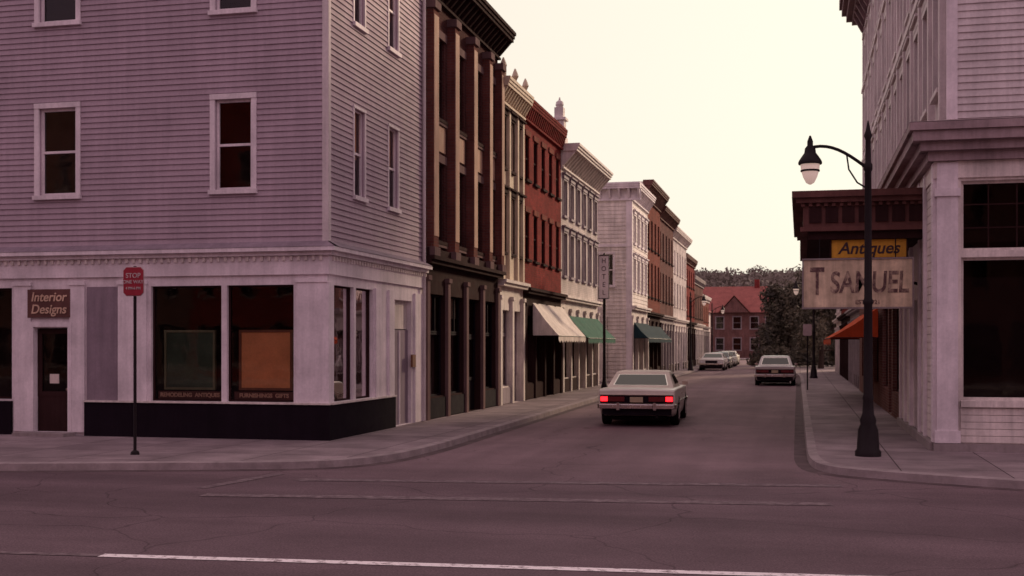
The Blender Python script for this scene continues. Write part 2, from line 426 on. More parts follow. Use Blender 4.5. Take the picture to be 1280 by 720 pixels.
# ------------------------------------------------------------------ building 1: corner clapboard house with shop
def corner_building():
    A=Asm('corner_shop_building',(-16,28,0)); X0=-24
    S=Fr(A,(X0,22.5),(1,0),(0,-1)); W=14.8
    E=Fr(A,(-9.2,22.5),(0,1),(1,0)); WE=6.3; H=12.7; g=4.12
    xs=[(-11.65,-10.84),(-15.74,-14.86),(-20.1,-19.25)]
    rows=[(5.21,7.06),(8.88,10.73)]
    ops=[(a-X0,b-X0,r[0],r[1]) for a,b in xs for r in rows]
    S.wall(SIDING,0,W,g,H,ops,clap=.118)
    for i,o in enumerate(ops): S.window(*o,WHITE,casing=.11,shade=(0,.3,.0,.35,.2,0)[i],back=.6,fw=.055)
    eo=[(a,b,r[0],r[1]) for a,b in ((1.42,2.05),(3.62,4.28)) for r in rows]
    E.wall(SIDING,0,WE,g,H,eo,clap=.118)
    for i,o in enumerate(eo): E.window(*o,WHITE,casing=.06,cd=.035,shade=(.55,.5,.45,.6)[i],sm=SHADEO,back=.5,fw=.035)
    E.box('corner_boards',SIDING2,-.03,.10,g+.002,H,.0,.035); S.box('corner_boards',SIDING2,W-.1,W+.03,g+.002,H,0,.034)
    for F,w in ((S,W),(E,WE)): F.box('cornice',WHITE,0,w+.3 if F is S else w,H,H+.3,0,.3 if F is S else .298)
    A.poly('roof',ROOFM,[(X0,22.5,H+.1),(-9.2,22.5,H+.1),(-9.2,28.8,H+.1),(X0,28.8,H+.1)])
    A.poly('walls',SIDING,[(X0,22.5,0),(X0,28.8,0),(X0,28.8,H),(X0,22.5,H)]); A.poly('walls',SIDING,[(X0,28.8,0),(-9.2,28.8,0),(-9.2,28.8,H),(X0,28.8,H)])
    u=lambda x:x-X0
    shop=[(u(-13.12),u(-11.52),.88,3.26),(u(-11.40),u(-9.93),.88,3.26)]
    door=(u(-15.86),u(-15.04),.2,2.4); lw=(u(-19.3),u(-16.42),.88,3.26)
    S.wall(WHITE,0,W,0,g,shop+[door,lw],rec=.16)
    for o in shop: S.window(*o,BROWN,rec=.13,casing=0,rail=False,sill=False,backing=False,fw=.035)
    S.window(*lw,BROWN,rec=.13,casing=0,rail=False,sill=False,back=1.5)
    so=[(.28,1.45,.88,3.26),(1.58,2.62,.88,3.26)]
    dr=(4.0,5.35,.14,3.1)
    E.wall(WHITE,0,WE,0,g,so+[dr],rec=.16)
    for o in so: E.window(*o,BROWN,rec=.13,casing=0,rail=False,sill=False,backing=False,fw=.035)
    E.box('side_door',GREYP,dr[0],dr[1],dr[2],2.4,-.16,-.1); E.box('side_door',WHITE2,dr[0],dr[1],2.42,dr[3],-.16,-.12)
    E.box('side_door',WHITE,(dr[0]+dr[1])/2-.02,(dr[0]+dr[1])/2+.02,.15,2.38,-.099,-.07)
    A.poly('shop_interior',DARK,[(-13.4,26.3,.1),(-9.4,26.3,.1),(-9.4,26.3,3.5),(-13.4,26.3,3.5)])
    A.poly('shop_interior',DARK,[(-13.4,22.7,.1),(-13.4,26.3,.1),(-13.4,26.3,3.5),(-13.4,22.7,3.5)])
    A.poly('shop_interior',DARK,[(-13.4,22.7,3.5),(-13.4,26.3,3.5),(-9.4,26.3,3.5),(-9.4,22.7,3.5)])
    A.poly('shop_interior',BROWN,[(-13.4,22.7,.55),(-13.4,26.3,.55),(-9.4,26.3,.55),(-9.4,22.7,.55)])
    grn=M('green_board',(.055,.095,.062),.6,var=.4,scale=2,streak=0); org=M('tan_orange_board',(.72,.34,.15),.7,var=.2,scale=2,streak=0); brn=M('board_frame',(.22,.10,.06),.6)
    gfr=M('green_board_frame',(.20,.22,.13),.6)
    brd=M('sign_board_brown',(.13,.055,.048),.6)
    beige=M('beige_lettering',(.62,.43,.31),.8,streak=0)
    for a,b,m,fr in ((-12.88,-11.82,grn,gfr),(-11.18,-10.1,org,brn)):
        A.box('display_board',m,a,b,22.72,22.75,1.16,2.30)
        for q in ((a-.05,a-.002,1.11,2.35),(b+.002,b+.05,1.11,2.35),(a,b,1.11,1.158),(a,b,2.302,2.35)):
            A.box('display_frame',fr,q[0],q[1],22.70,22.76,q[2],q[3])
    A.box('curtain',M('ochre_curtain',(.40,.22,.08),.9,streak=0),-11.60,-11.5,22.72,22.75,1.1,3.2)
    for a,b in ((-13.05,-11.6),(-11.32,-10.0)):
        A.box('sill_sign',brd,a,b,22.68,22.695,.92,1.08)
        A.text('lettering',beige,'REMODELING  ANTIQUES' if a<-12 else 'FURNISHINGS  GIFTS',.115,((a+b)/2,22.675,1.0),SOUTH,1.02)
    for a,b in ((-9.86,-9.2),(-13.86,-13.2),(-15.0,-14.65),(-16.34,-15.94)):
        S.box('pilasters',WHITE,u(a),u(b),.86 if a>-14 else .2,3.3,0,.05)
        S.box('pilasters',WHITE,u(a)-.02,u(b)+.02,3.3,3.38,0,.075)
    E.box('pilasters',WHITE,-.05,.22,.86,3.3,0,.05); E.box('pilasters',WHITE,2.7,3.05,.86,3.3,0,.05); E.box('pilasters',WHITE,3.6,3.95,.14,3.3,0,.05); E.box('pilasters',WHITE,5.5,6.25,.14,3.3,0,.05)
    S.box('side_panel',GREYP,u(-14.6),u(-13.88),.88,3.26,0,.03)
    for F,w in ((S,W),(E,WE)):
        F.box('fascia',WHITE,0,w+(.06 if F is S else -.0),3.46,3.84,0,.06 if F is S else .058)
        F.box('fascia',WHITE,0,w+(.14 if F is S else 0),3.84,3.92,0,.14 if F is S else .138)
        F.box('fascia',WHITE,0,w+(.24 if F is S else 0),3.922,4.0,0,.24 if F is S else .238)
        P=F.P
        A.poly('fascia_flashing',GREYP,[P(0,4.005,.25),P(w+(.25 if F is S else 0),4.005,.25),P(w,4.13,.03),P(0,4.13,.03)])
    k=.1
    while k<W: S.box('dentils',WHITE2,k,k+.06,3.74,3.835,.06,.10); k+=.16
    k=.1
    while k<WE: E.box('dentils',WHITE2,k,k+.06,3.74,3.835,.058,.10); k+=.16
    S.box('base',BASE,u(-14.63),W+.08,0.1,.84,0,.08); E.box('base',BASE,0,3.95,.1,.838,0,.078)
    S.box('base',BASE,u(-24),u(-16.4),0.1,.84,0,.08)
    S.box('base_cap',WHITE2,u(-14.63),W+.09,.842,.88,0,.11); E.box('base_cap',WHITE2,0,3.95,.841,.879,0,.108)
    S.box('door',BROWN,door[0],door[1],.2,.95,-.15,-.1)
    S.window(door[0],door[1],.95,2.38,BROWN,rec=.14,casing=0,rail=False,sill=False,back=1.3,fw=.1)
    for q in ((door[0]-.09,door[0]-.002,.2,2.42),(door[1]+.002,door[1]+.09,.2,2.42),(door[0]-.09,door[1]+.09,2.422,2.52)): S.box('door_frame',WHITE,*q,0,.06)
    S.box('step',STONE,door[0]-.2,door[1]+.2,.1,.2,0.09,.5)
    A.lathe('door_knob',CHROME,(-15.12,22.58,1.1),[(.03,-.03),(.035,0),(.02,.03)],10,'y')
    paper=M('paper_notice',(.6,.52,.47),.8,streak=0)
    S.box('notice',paper,door[0]+.28,door[0]+.5,1.22,1.42,-.125,-.115)
    S.box('sign_panel',brd,u(-16.0),u(-14.98),2.62,3.22,0.0,.06)
    A.text('lettering',beige,'Interior',.27,(-15.49,22.43,3.05),SOUTH,1.0,shear=.2); A.text('lettering',beige,'Designs',.27,(-15.49,22.43,2.79),SOUTH,1.0,shear=.2)
    A.box('door_notice',brn,-9.19,-9.14,27.0+.75,28.0,1.5,1.8)
    A.tube('downpipe',SIDING2,[(-9.12,28.6,12.6),(-9.12,28.6,.15)],.045,8)
    A.done()
corner_building()

# ------------------------------------------------------------------ building 2: dark brick with pilasters
def brick2():
    A=Asm('brick_commercial_building',(-14,32.6,0)); F=Fr(A,(-9.2,28.83),(0,1),(1,0)); W=7.57; h=11.6
    shell(A,-20,-9.2,28.83,36.4,h,BR_DK,skip=('E',))
    cols=[(.85,1.75),(2.75,3.65),(4.65,5.55),(6.3,7.05)]; rows=[(4.75,6.8),(7.95,10.05)]
    ops=[(a,b,c,d) for a,b in cols for c,d in rows]
    F.wall(BR_DK,0,W,4.5,h,ops)
    for o in ops:
        F.window(*o,BROWN,casing=0,shade=random.choice((0,.3,0)),fw=.06)
        F.box('lintels',STONE_D,o[0]-.12,o[1]+.12,o[3]+.01,o[3]+.22,0,.05)
        F.box('lintels',STONE_D,o[0]-.1,o[1]+.1,o[2]-.16,o[2]-.01,0,.08)
    for a,b in cols: F.box('spandrels',TAN,a-.02,b+.02,7.10,7.78,0,.035)
    for a,b in ((.12,.55),(2.05,2.45),(3.95,4.35),(5.72,6.08),(7.2,7.55)):
        F.box('pilasters',BR_PI,a,b,4.52,10.55,0,.22); F.box('pilaster_caps',STONE_D,a-.04,b+.04,10.552,10.75,0,.28)
        F.box('pilaster_edges',TAN,a+.02,b-.02,4.8,10.4,.22,.235)
        F.box('pilaster_caps',STONE_D,a-.03,b+.03,4.3,4.52,0,.26)
    F.cornice(BROWN,0,W,h+.15,.75,.6,.38)
    storefront(F,W,4.3,BROWN,BASE,col=STONE_D)
    F.box('storefront_band',BROWN,0,W,4.302,4.5,0,.12)
    A.done()
brick2()

# ------------------------------------------------------------------ rest of the left row
A,F=rowbuilding('cream_row_building','L',-9.2,36.43,39.9,10.35,CREAM,CREAM,[(5.0,6.8),(7.7,9.3)],3,.62,gh=4.1,gtrim=WHITE2,shop=GREYP,head=True,corn=(.7,.4,.3),wm=BROWN)
for k in (.1,1.7,3.2): A.lathe('finials',CREAM,(-9.05,36.43+k,10.45),[(.1,0),(.1,.15),(.05,.2),(.12,.34),(.08,.46),(.02,.6)],8)
for k in (0,1.15,2.3,3.1): F.box('pilasters',CREAM,k+.02,k+.2,4.15,9.6,0,.1)
A.done()
A,F=rowbuilding('red_brick_building','L',-9.2,39.93,46.6,10.4,BR_RED,BR_RED,[(5.0,6.6),(7.75,9.25)],5,.62,gh=4.0,gtrim=BROWN,shop=BROWN,corn=(.7,.28,.28),wm=BROWN)
for k in range(5):
    uc=(6.67/5)*(k+.5)
    for z in (6.6,9.25): F.box('lintels',BR_OR,uc-.42,uc+.42,z+.02,z+.2,0,.05)
A.done()
A,F=rowbuilding('white_brick_building','L',-9.2,46.63,55.4,9.9,BR_WH,WHITE2,[(4.8,6.5),(7.2,8.6)],6,.7,gh=4.0,gtrim=WHITE2,shop=BROWN,head=True,corn=(.9,.75,.5),wm=GREYP)
A.box('chimney',BR_WH,-10.3,-9.6,46.9,47.6,9.6,10.9); A.box('chimney',WHITE2,-10.36,-9.54,46.84,47.66,10.9,11.02)
for w_,z0,z1 in ((.28,9.9,10.3),(.22,10.302,10.98),(.30,10.982,11.08),(.18,11.082,11.5)): A.box('corner_pinnacle',WHITE2,-9.35-w_,-9.35+w_,47.1-w_,47.1+w_,z0,z1)
A.lathe('corner_pinnacle_urn',WHITE2,(-9.35,47.1,11.5),[(.12,0),(.17,.12),(.14,.24),(.05,.3),(.02,.42)],10)
A.done()
A=Asm('white_clapboard_building',(-12,66,0)); x=-8.25
F=Fr(A,(x,60),(0,1),(1,0)); S=Fr(A,(x-9,60),(1,0),(0,-1)); h=10.0
so=[(7.45,8.1,5.0,6.6),(4.4,5.1,5.0,6.6),(4.4,5.1,7.4,8.8)]
S.wall(WHITE2,0,9,0,h,so,clap=.2)
for o in so: S.window(*o,WHITE,casing=.08)
fo=[(a,a+.7,c,d) for a in (.8,2.3,3.8,5.3) for c,d in ((4.8,6.4),(7.2,8.6))]
F.wall(WHITE2,0,6.5,4,h,fo,clap=.2)
for o in fo: F.window(*o,WHITE,casing=.08,head=True)
storefront(F,6.5,4,WHITE2,BROWN)
shell(A,x-9,x,60,66.5,h,WHITE2,skip=('E','S'))
F.cornice(WHITE,0,6.5,h+.15,.8,.5,.5); S.cornice(WHITE,0,9.5,h+.149,.8,.499,.5)
S.box('corner_boards',WHITE,8.75,9.03,0,h-.7,0,.05); F.box('corner_boards',WHITE,-.03,.2,4,h-.7,0,.051)
S.box('belt_course',WHITE,0,9.0,6.95,7.08,0,.07)
A.lathe('finials',WHITE2,(-8.5,65.8,h+.1),[(.25,0),(.25,.2),(.12,.4),(.2,.6),(.05,.9)],8)
A.done()
spec=[('brick_commercial_building',-8.5,66.6,75,11.1,BR_OR,BROWN2,[(4.8,6.8),(7.6,9.3)],5,BROWN,(.9,.6,.5)),
('brown_brick_building',-8.6,75.05,84,10.6,BR_BR,BROWN2,[(4.8,6.6),(7.5,9.2)],5,STONE,(.7,.5,.5)),
('white_row_building',-8.8,84.05,96,10.2,BR_WH,WHITE2,[(4.8,6.5),(7.2,8.8)],6,WHITE2,(.7,.5,.6)),
('red_brick_building',-9,96.05,106,9.2,BR_RED,BROWN2,[(4.4,6.0),(6.8,8.2)],5,BROWN,(.6,.3,.5)),
('brown_brick_building',-9.2,106.05,118,8.0,BR_BR,STONE,[(4.4,6.6)],6,WHITE2,(.6,.3,.6)),
('brick_commercial_building',-9.8,118.05,134,7.0,BR_OR,WHITE2,[(4.4,6.0)],6,STONE,(.5,.3,.7))]
for nm,x,y0,y1,h,w,t,rows,n,g,c in spec:
    A,F=rowbuilding(nm,'L',x,y0,y1,h,w,t,rows,n,.8,gh=3.9,gtrim=g,corn=c,wm=WHITE2 if random.random()<.5 else BROWN)
    if 10.4<h<11: A.box('chimney',BR_RED,x-2.2,x-1.5,y0+1,y0+1.8,h-.3,h+1.1)
    A.done()

# far house with red roof
A=Asm('red_roofed_house',(-9,176,0))
RT=M('red_shingle_roof',(.30,.10,.085),.9)
F=Fr(A,(-15,172),(1,0),(0,-1))
ops=[(a,a+1.1,z,z+1.7) for a in (1,3.4,5.8,8.2,10.3) for z in (1.2,4.2)]
F.wall(BR_BR,0,12,0,6.6,ops)
for o in ops: F.window(*o,STONE,casing=.1)
shell(A,-15,-3,172,182,6.6,BR_BR,skip=('S',))
A.poly('gable_roof',RT,[(-15.5,171.5,6.5),(-2.5,171.5,6.5),(-4.5,177,10.4),(-13.5,177,10.4)])
A.poly('gable_roof',RT,[(-15.5,182.5,6.5),(-2.5,182.5,6.5),(-4.5,177,10.4),(-13.5,177,10.4)])
A.poly('gable_roof',RT,[(-15.5,171.5,6.5),(-15.5,182.5,6.5),(-13.5,177,10.4)]); A.poly('gable_roof',RT,[(-2.5,171.5,6.5),(-2.5,182.5,6.5),(-4.5,177,10.4)])
A.poly('gable_roof',RT,[(-11.2,171.0,6.5),(-9,171.0,8.9),(-9,175,8.9),(-11.2,171.6,6.5)]); A.poly('gable_roof',RT,[(-6.8,171.0,6.5),(-9,171.0,8.9),(-9,175,8.9),(-6.8,171.6,6.5)])
A.poly('gable',BR_BR,[(-11,171.2,6.5),(-7,171.2,6.5),(-9,171.2,8.7)])
A.box('chimney',BR_RED,-6.4,-5.7,176.6,177.4,9.6,11.4)
A.done()
A=Asm('white_house',(-21,150,0)); 
F=Fr(A,(-19,150),(1,0),(0,-1)); ops=[(a,a+.9,z,z+1.5) for a in (1,3.2,5.4) for z in (1.2,4.2)]
F.wall(WHITE2,0,7.5,0,6.2,ops); [F.window(*o,BROWN,casing=.08) for o in ops]
shell(A,-19,-11.5,150,160,6.2,WHITE2,skip=('S',))
A.poly('gable_roof',RT,[(-19.4,149.6,6.1),(-19.4,160.4,6.1),(-15.25,160.4,8.8),(-15.25,149.6,8.8)]); A.poly('gable_roof',RT,[(-11.1,149.6,6.1),(-11.1,160.4,6.1),(-15.25,160.4,8.8),(-15.25,149.6,8.8)])
A.poly('gable',WHITE2,[(-19,150,6.2),(-11.5,150,6.2),(-15.25,150,8.6)])
A.done()

# ------------------------------------------------------------------ right corner building
M_CORN=M('aged_cornice_paint',(.36,.27,.28),.75,var=.3,streak=.3,spec=.1)
M_CORN2=M('dark_cornice_paint',(.22,.145,.15),.8,var=.3,streak=.3,spec=.08)
def right_corner():
    A=Asm('white_corner_building',(9,38,0)); H=16.4
    SL=Fr(A,(2.4,22.9),(1,0),(0,-1)); WL=Fr(A,(2.4,22.9),(0,1),(-1,0))
    SU=Fr(A,(2.62,23.12),(1,0),(0,-1)); WU=Fr(A,(2.62,23.12),(0,1),(-1,0))
    L=29.0; g=5.35
    ops=[(.42,3.3,1.05,3.62),(.42,3.3,3.74,5.0),(3.9,6.8,1.05,3.62),(3.9,6.8,3.74,5.0),(7.4,8.5,.14,2.6)]
    SL.wall(WHITE2,0,13.6,0,g,ops,rec=.18)
    for i,o in enumerate(ops): SL.window(*o,WHITE2 if i<4 else BROWN,rec=.15,casing=0,rail=False,sill=False,back=1.6,mull=0,fw=.05)
    for k in range(1,6): SL.box('muntins',BROWN,.42+2.88*k/6-.012,.42+2.88*k/6+.012,3.79,4.95,-.149,-.125)
    for k in range(1,3): SL.box('muntins',BROWN,.47,3.25,3.74+1.26*k/3-.012,3.74+1.26*k/3+.012,-.149,-.127)
    SL.box('pilasters',WHITE,0.0,.36,.14,g-.02,0,.07); SL.box('pilasters',WHITE,3.42,3.8,.14,g-.02,0,.07); SL.box('pilasters',WHITE,6.9,7.3,.14,g-.02,0,.07)
    SL.box('pilasters',WHITE,-.04,.40,4.72,4.86,0,.11); SL.box('pilasters',WHITE,-.04,.40,.28,.5,0,.10)
    SL.box('bulkhead',WHITE2,.41,3.41,.93,1.04,0,.09); SL.box('bulkhead',STONE,-.06,3.4,.1,.27,0,.12)
    z=.29
    while z<.92: SL.box('bulkhead_boards',WHITE2,.41,3.41,z,z+.115,0,.03); z+=.125
    wops=[(3.2,4.4,.16,3.0),(8.2,10.6,.8,3.1),(11,12,.16,3.1),(12.4,14.6,.8,3.1),(16.5,19,.8,3.1),(19.4,20.4,.16,3.1),(20.8,23.4,.8,3.1),(24.5,27,.8,3.1)]
    WL.wall(WHITE2,0,7.6,0,g,wops[:1],rec=.2); WL.wall(BR_BR,7.6,L,0,g,wops[1:],rec=.2)
    WL.box('door',BROWN,3.2,4.4,.16,3.0,-.2,-.14)
    for o in wops[1:]: WL.window(*o,BROWN,rec=.16,casing=0,rail=False,sill=False,back=1.3)
    for a in (0.0,1.5,2.6,4.6,6.0,7.3): WL.box('pilasters',WHITE,a,a+.3,.14,g-.02,0,.068)
    z=.3
    while z<5.0:
        for a,b in ((.31,1.49),(1.81,2.59),(4.91,5.99),(6.31,7.29)): WL.box('side_boards',WHITE2,a,b,z,z+.135,0,.022)
        z+=.15
    WL.box('bulkhead',STONE,0,7.6,.1,.28,0,.12)
    for F,w,e in ((SL,13.6,1),(WL,L,0)):
        for z0,z1,d in ((5.05,5.35,.05),(5.352,5.52,.16),(5.522,5.68,.30),(5.682,5.86,.44),(5.862,6.0,.5)):
            F.box('storefront_cornice',WHITE2 if z1<5.4 else M_CORN,-d if e else 0,w,z0,z1,-.1,d-(0 if e else .002))
    A.poly('storefront_cornice',M_CORN,[(1.9,22.4,6.01),(16,22.4,6.01),(16,23.1,6.15),(2.6,23.1,6.15)]); A.poly('storefront_cornice',M_CORN,[(1.9,22.4,6.01),(1.9,51.9,6.01),(2.6,51.9,6.15),(2.6,23.1,6.15)])
    sops=[(4.0,4.95,6.9,9.2),(7,7.95,6.9,9.2),(4.0,4.95,10.2,12.4),(7,7.95,10.2,12.4)]
    SU.wall(SIDING2,0,13.4,5.9,H,sops,clap=.13)
    for o in sops: SU.window(*o,WHITE,casing=.12,head=True)
    SU.box('corner_boards',WHITE,-.03,.16,6.0,H-1.6,0,.05)
    ups=[]; u=.9
    while u<L-1.3: ups+= [(u,u+.95,6.9,9.0),(u,u+.95,10.0,12.1),(u,u+.95,12.9,14.2)]; u+=2.0
    WU.wall(SIDING2,0,L,5.9,H,ups)
    for o in ups: WU.window(*o,SIDING2,casing=.14,head=True,cd=.07,shade=0)
    u=.25
    while u<L: WU.box('pilasters',SIDING2,u,u+.22,6.1,H-1.6,0,.12); u+=2.0
    WU.box('belt_course',SIDING2,0,L,9.5,9.66,0,.14); WU.box('belt_course',SIDING2,0,L,12.5,12.62,0,.14)
    for F,w in ((SU,13.4),(WU,L)):
        q=F is SU; b=F.box
        for z0,z1,d in ((H-1.6,H-.9,.1),(H-.898,H-.7,.5),(H-.698,H-.4,.72),(H-.398,H-.1,.9),(H-.098,H+.3,1.0)):
            b('cornice',M_CORN2,-d if q else 0,w+ (0 if q else d),z0,z1,0,d-(0 if q else .003))
        k=.3
        while k<w:
            P=F.P; z0=H-1.5; zt=H-.9
            A.hexa('brackets',M_CORN2,[P(k-.09,z0,.1),P(k+.09,z0,.1),P(k+.09,z0,.16),P(k-.09,z0,.16),P(k-.09,zt,.1),P(k+.09,zt,.1),P(k+.09,zt,.48),P(k-.09,zt,.48)]); k+=1.0
    A.poly('walls',SIDING2,[(2.62,52.1,0),(16,52.1,0),(16,52.1,H),(2.62,52.1,H)]); A.poly('walls',SIDING2,[(16,23.1,0),(16,52.1,0),(16,52.1,H),(16,23.1,H)])
    A.poly('roof',ROOFM,[(2.62,23.12,H),(16,23.12,H),(16,52.1,H),(2.62,52.1,H)])
    A.done()
right_corner()

# marquee with hanging signs
A=Asm('marquee_canopy',(1.2,29,4.5))
A.box('crown',BROWN2,-.16,2.39,24.75,34.0,5.0,5.13); A.box('crown',BROWN2,-.08,2.39,24.83,33.9,4.90,4.998)
A.box('frieze',BROWN2,.06,2.39,24.95,33.8,4.42,4.898); A.box('lower_mould',BROWN2,.0,2.39,24.9,33.85,4.33,4.418)
A.box('soffit',BROWN,.16,2.38,25.02,33.7,4.17,4.328)
for k in range(7): A.box('panels',BROWN,.18+.32*k,.42+.32*k,24.92,24.948,4.50,4.82)
for k in range(16): A.box('dentils',BROWN2,.02+.15*k,.09+.15*k,24.88,24.95,4.83,4.896)
for k in range(3):
    y=26+k*3.4
    A.tube('brackets',IRON,[(2.36,y,3.3),(1.9,y,3.4),(1.3,y,3.8),(.9,y,4.2)],.035,6)
A.done()
SGN=M('sign_cream',(.74,.60,.43),.8,var=.32,scale=2.5,streak=.4,spec=.1)
SGT=wornpaint('weathered_sign_lettering',(.52,.41,.31),(.12,.07,.07),7,.34,.54)
SGD=M('sign_text_dark',(.06,.035,.04),.7,streak=0)
YEL=M('sign_yellow',(.70,.36,.05),.7,var=.25,streak=.2)
def hang(name,x0,x1,z0,z1,y,mat,frame,ztop,texts):
    A=Asm(name,((x0+x1)/2,y,(z0+z1)/2)); A.box('board',mat,x0,x1,y,y+.07,z0,z1)
    for q in ((x0-.03,x1+.03,z1+.001,z1+.035),(x0-.03,x1+.03,z0-.035,z0-.001),(x0-.03,x0-.001,z0,z1),(x1+.001,x1+.03,z0,z1)): A.box('frame',frame,q[0],q[1],y-.02,y+.09,q[2],q[3])
    for txt,size,dx,dz,sx,sh,m,off in texts: A.text('lettering',m,txt,size,((x0+x1)/2+dx,y-.003,(z0+z1)/2+dz),SOUTH,sx,shear=sh,off=off)
    for k in (.15,.85):
        xx=x0+(x1-x0)*k; A.tube('hangers',IRON,[(xx,y+.035,z1),(xx,y+.035,ztop)],.012,6)
    A.done()
hang('hanging_shop_sign',.07,2.16,2.80,3.75,24.97,SGN,STONE,4.18,[('T',.78,-.78,.02,.6,0,SGT,.012),('SAMUEL',.60,.22,0,.70,.08,SGT,.012),('EST. 1921',.12,.2,-.38,1,0,SGT,.002)])
hang('yellow_shop_sign',.62,2.06,3.80,4.16,25.12,YEL,BROWN,4.19,[('Antiques',.33,0,0,1,.25,SGD,.006)])

awning('shop_awning',-9.12,41.0,46.4,3.5,2.35,.95,AW_W)
awning('shop_awning',-9.12,47.6,54.9,3.2,2.3,.85,AW_G)
awning('shop_awning',-8.17,60.3,66,3.15,2.35,.75,AW_T)
awning('shop_awning',-8.42,67.2,74.5,3.1,2.35,.7,AW_T)
awning('shop_awning',2.3,37.5,49,3.15,2.25,1.4,AW_O,-1)
for nm,y0,y1,h,w,t in (('brown_brick_building',52.4,64,6.6,BR_BR,STONE),('red_brick_building',64.05,78,7.0,BR_RED,BROWN),('white_row_building',78.05,88,6.4,BR_WH,WHITE2)):
    A,F=rowbuilding(nm,'R',2.5,y0,y1,h,w,t,[(4.2,5.6)],5,.8,gh=3.7,gtrim=t,corn=(.5,.3,.6)); A.done()

# opposite side of the cross street (behind the photographer; seen only in reflections)
for i,(nm,x0,x1,h,w,t) in enumerate((('brown_brick_building',-62,-34.05,18,BR_BR,STONE),('red_brick_building',-34,-20,17.5,BR_RED,STONE),('brown_brick_building',-19.95,-6,16.5,BR_BR,STONE),('orange_brick_building',-5.95,5,13,BR_OR,WHITE),('brick_commercial_building',5.05,22,15,BR_DK,BROWN))):
    A=Asm(nm,((x0+x1)/2,-22,0)); F=Fr(A,(x0,-17.5),(1,0),(0,1)); w_=x1-x0; n=int(w_/2.2)
    ops=[(w_/n*(k+.5)-.45,w_/n*(k+.5)+.45,z,z+1.8) for k in range(n) for z in (4.8,8.0,11.2) if z+2<h]+[(w_/n*(k+.1),w_/n*(k+.9),.7,3.1) for k in range(n)]
    F.wall(w,0,w_,0,h,ops)
    for o in ops: F.window(*o,t,casing=0)
    shell(A,x0,x1,-30,-17.5,h,w,skip=('N',)); F.cornice(t,0,w_,h+.1); A.done()

# ------------------------------------------------------------------ street lamp
def lampglass():
    m,nt,b=nt_new('lantern_glass'); b.inputs['Base Color'].default_value=(.80,.68,.62,1); b.inputs['Roughness'].default_value=.3
    b.inputs['Emission Color'].default_value=(1,.72,.58,1); b.inputs['Emission Strength'].default_value=.3; return m
LG=lampglass()
def street_lamp(x,y,dirx=-1,s=1):
    A=Asm('street_lamp',(x,y,.13)); z=.13
    A.lathe('pole',IRON,(x,y,z),[(.22,0),(.22,.08),(.19,.12),(.17,.45),(.13,.55),(.14,.62),(.10,.72),(.085,.95),(.095,1.0),(.08,1.05),(.07,2.6),(.082,2.63),(.082,2.68),(.066,2.72),(.055,4.9),(.075,4.94),(.075,5.02),(.05,5.06),(.045,5.45),(.07,5.52),(.04,5.62),(.01,5.78)],14)
    pts=[]
    for k in range(11):
        t=k/10; pts.append((x+dirx*(t*1.0),y,z+4.95+.42*math.sin(t*math.pi*.62)))
    A.tube('arm',IRON,pts,.028,8)
    A.tube('arm_brace',IRON,[(x,y,z+4.6),(x+dirx*.18,y,z+4.72),(x+dirx*.32,y,z+4.95),(x+dirx*.36,y,z+5.24)],.016,6)
    lx=x+dirx*.97; lz=z+4.76
    A.tube('arm',IRON,[(lx,y,z+5.35),(lx,y,lz+.62)],.03,8)
    A.lathe('lantern_cap',IRON,(lx,y,lz+.3),[(.20,0),(.205,.03),(.19,.07),(.13,.16),(.10,.2),(.09,.28),(.05,.33),(.05,.4),(.015,.5)],16)
    A.lathe('lantern_glass',LG,(lx,y,lz),[(.02,-.05),(.07,-.02),(.12,.08),(.155,.2),(.165,.298)],16)
    A.lathe('lantern_ring',IRON,(lx,y,lz),[(.15,.17),(.165,.175),(.165,.20),(.157,.205)],16)
    A.done(smooth=('pole','arm','lantern_cap','lantern_glass'))
street_lamp(1.14,21.55)
street_lamp(-7.75,88,1); street_lamp(-7.9,112,1); street_lamp(.75,70,-1)

# small red street sign on left pavement
A=Asm('traffic_sign',(-11.3,18.85,.13)); sy=18.85
A.tube('post',IRON,[(-11.3,sy,.12),(-11.3,sy,3.42)],.028,8)
A.lathe('foot',IRON,(-11.3,sy,.125),[(.08,0),(.07,.05),(.035,.08)],10)
RED=M('red_sign_paint',(.34,.035,.055),.6,streak=.15,spec=.1); WL_=M('sign_white',(.5,.40,.41),.6,streak=0)
def plate(A,part,mat,cx,cz,w,h,y0,y1,c):
    o=[(-w+c,-h),(w-c,-h),(w,-h+c),(w,h-c),(w-c,h),(-w+c,h),(-w,h-c),(-w,-h+c)]
    A.poly(part,mat,[(cx+a,y0,cz+b) for a,b in o]); A.poly(part,mat,[(cx+a,y1,cz+b) for a,b in o])
    for k in range(8):
        a,b=o[k],o[(k+1)%8]; A.poly(part,mat,[(cx+a[0],y0,cz+a[1]),(cx+b[0],y0,cz+b[1]),(cx+b[0],y1,cz+b[1]),(cx+a[0],y1,cz+a[1])])
plate(A,'rim',WL_,-11.3,3.15,.2,.255,sy-.045,sy-.035,.06); plate(A,'plate',RED,-11.3,3.15,.19,.245,sy-.06,sy-.047,.055)
for t,z,sz in (('STOP',3.25,.12),('ONE WAY',3.14,.085),('4 PM-6 PM',3.03,.065)): A.text('lettering',WL_,t,sz,(-11.3,sy-.063,z),SOUTH,1,off=.001)
A.done()
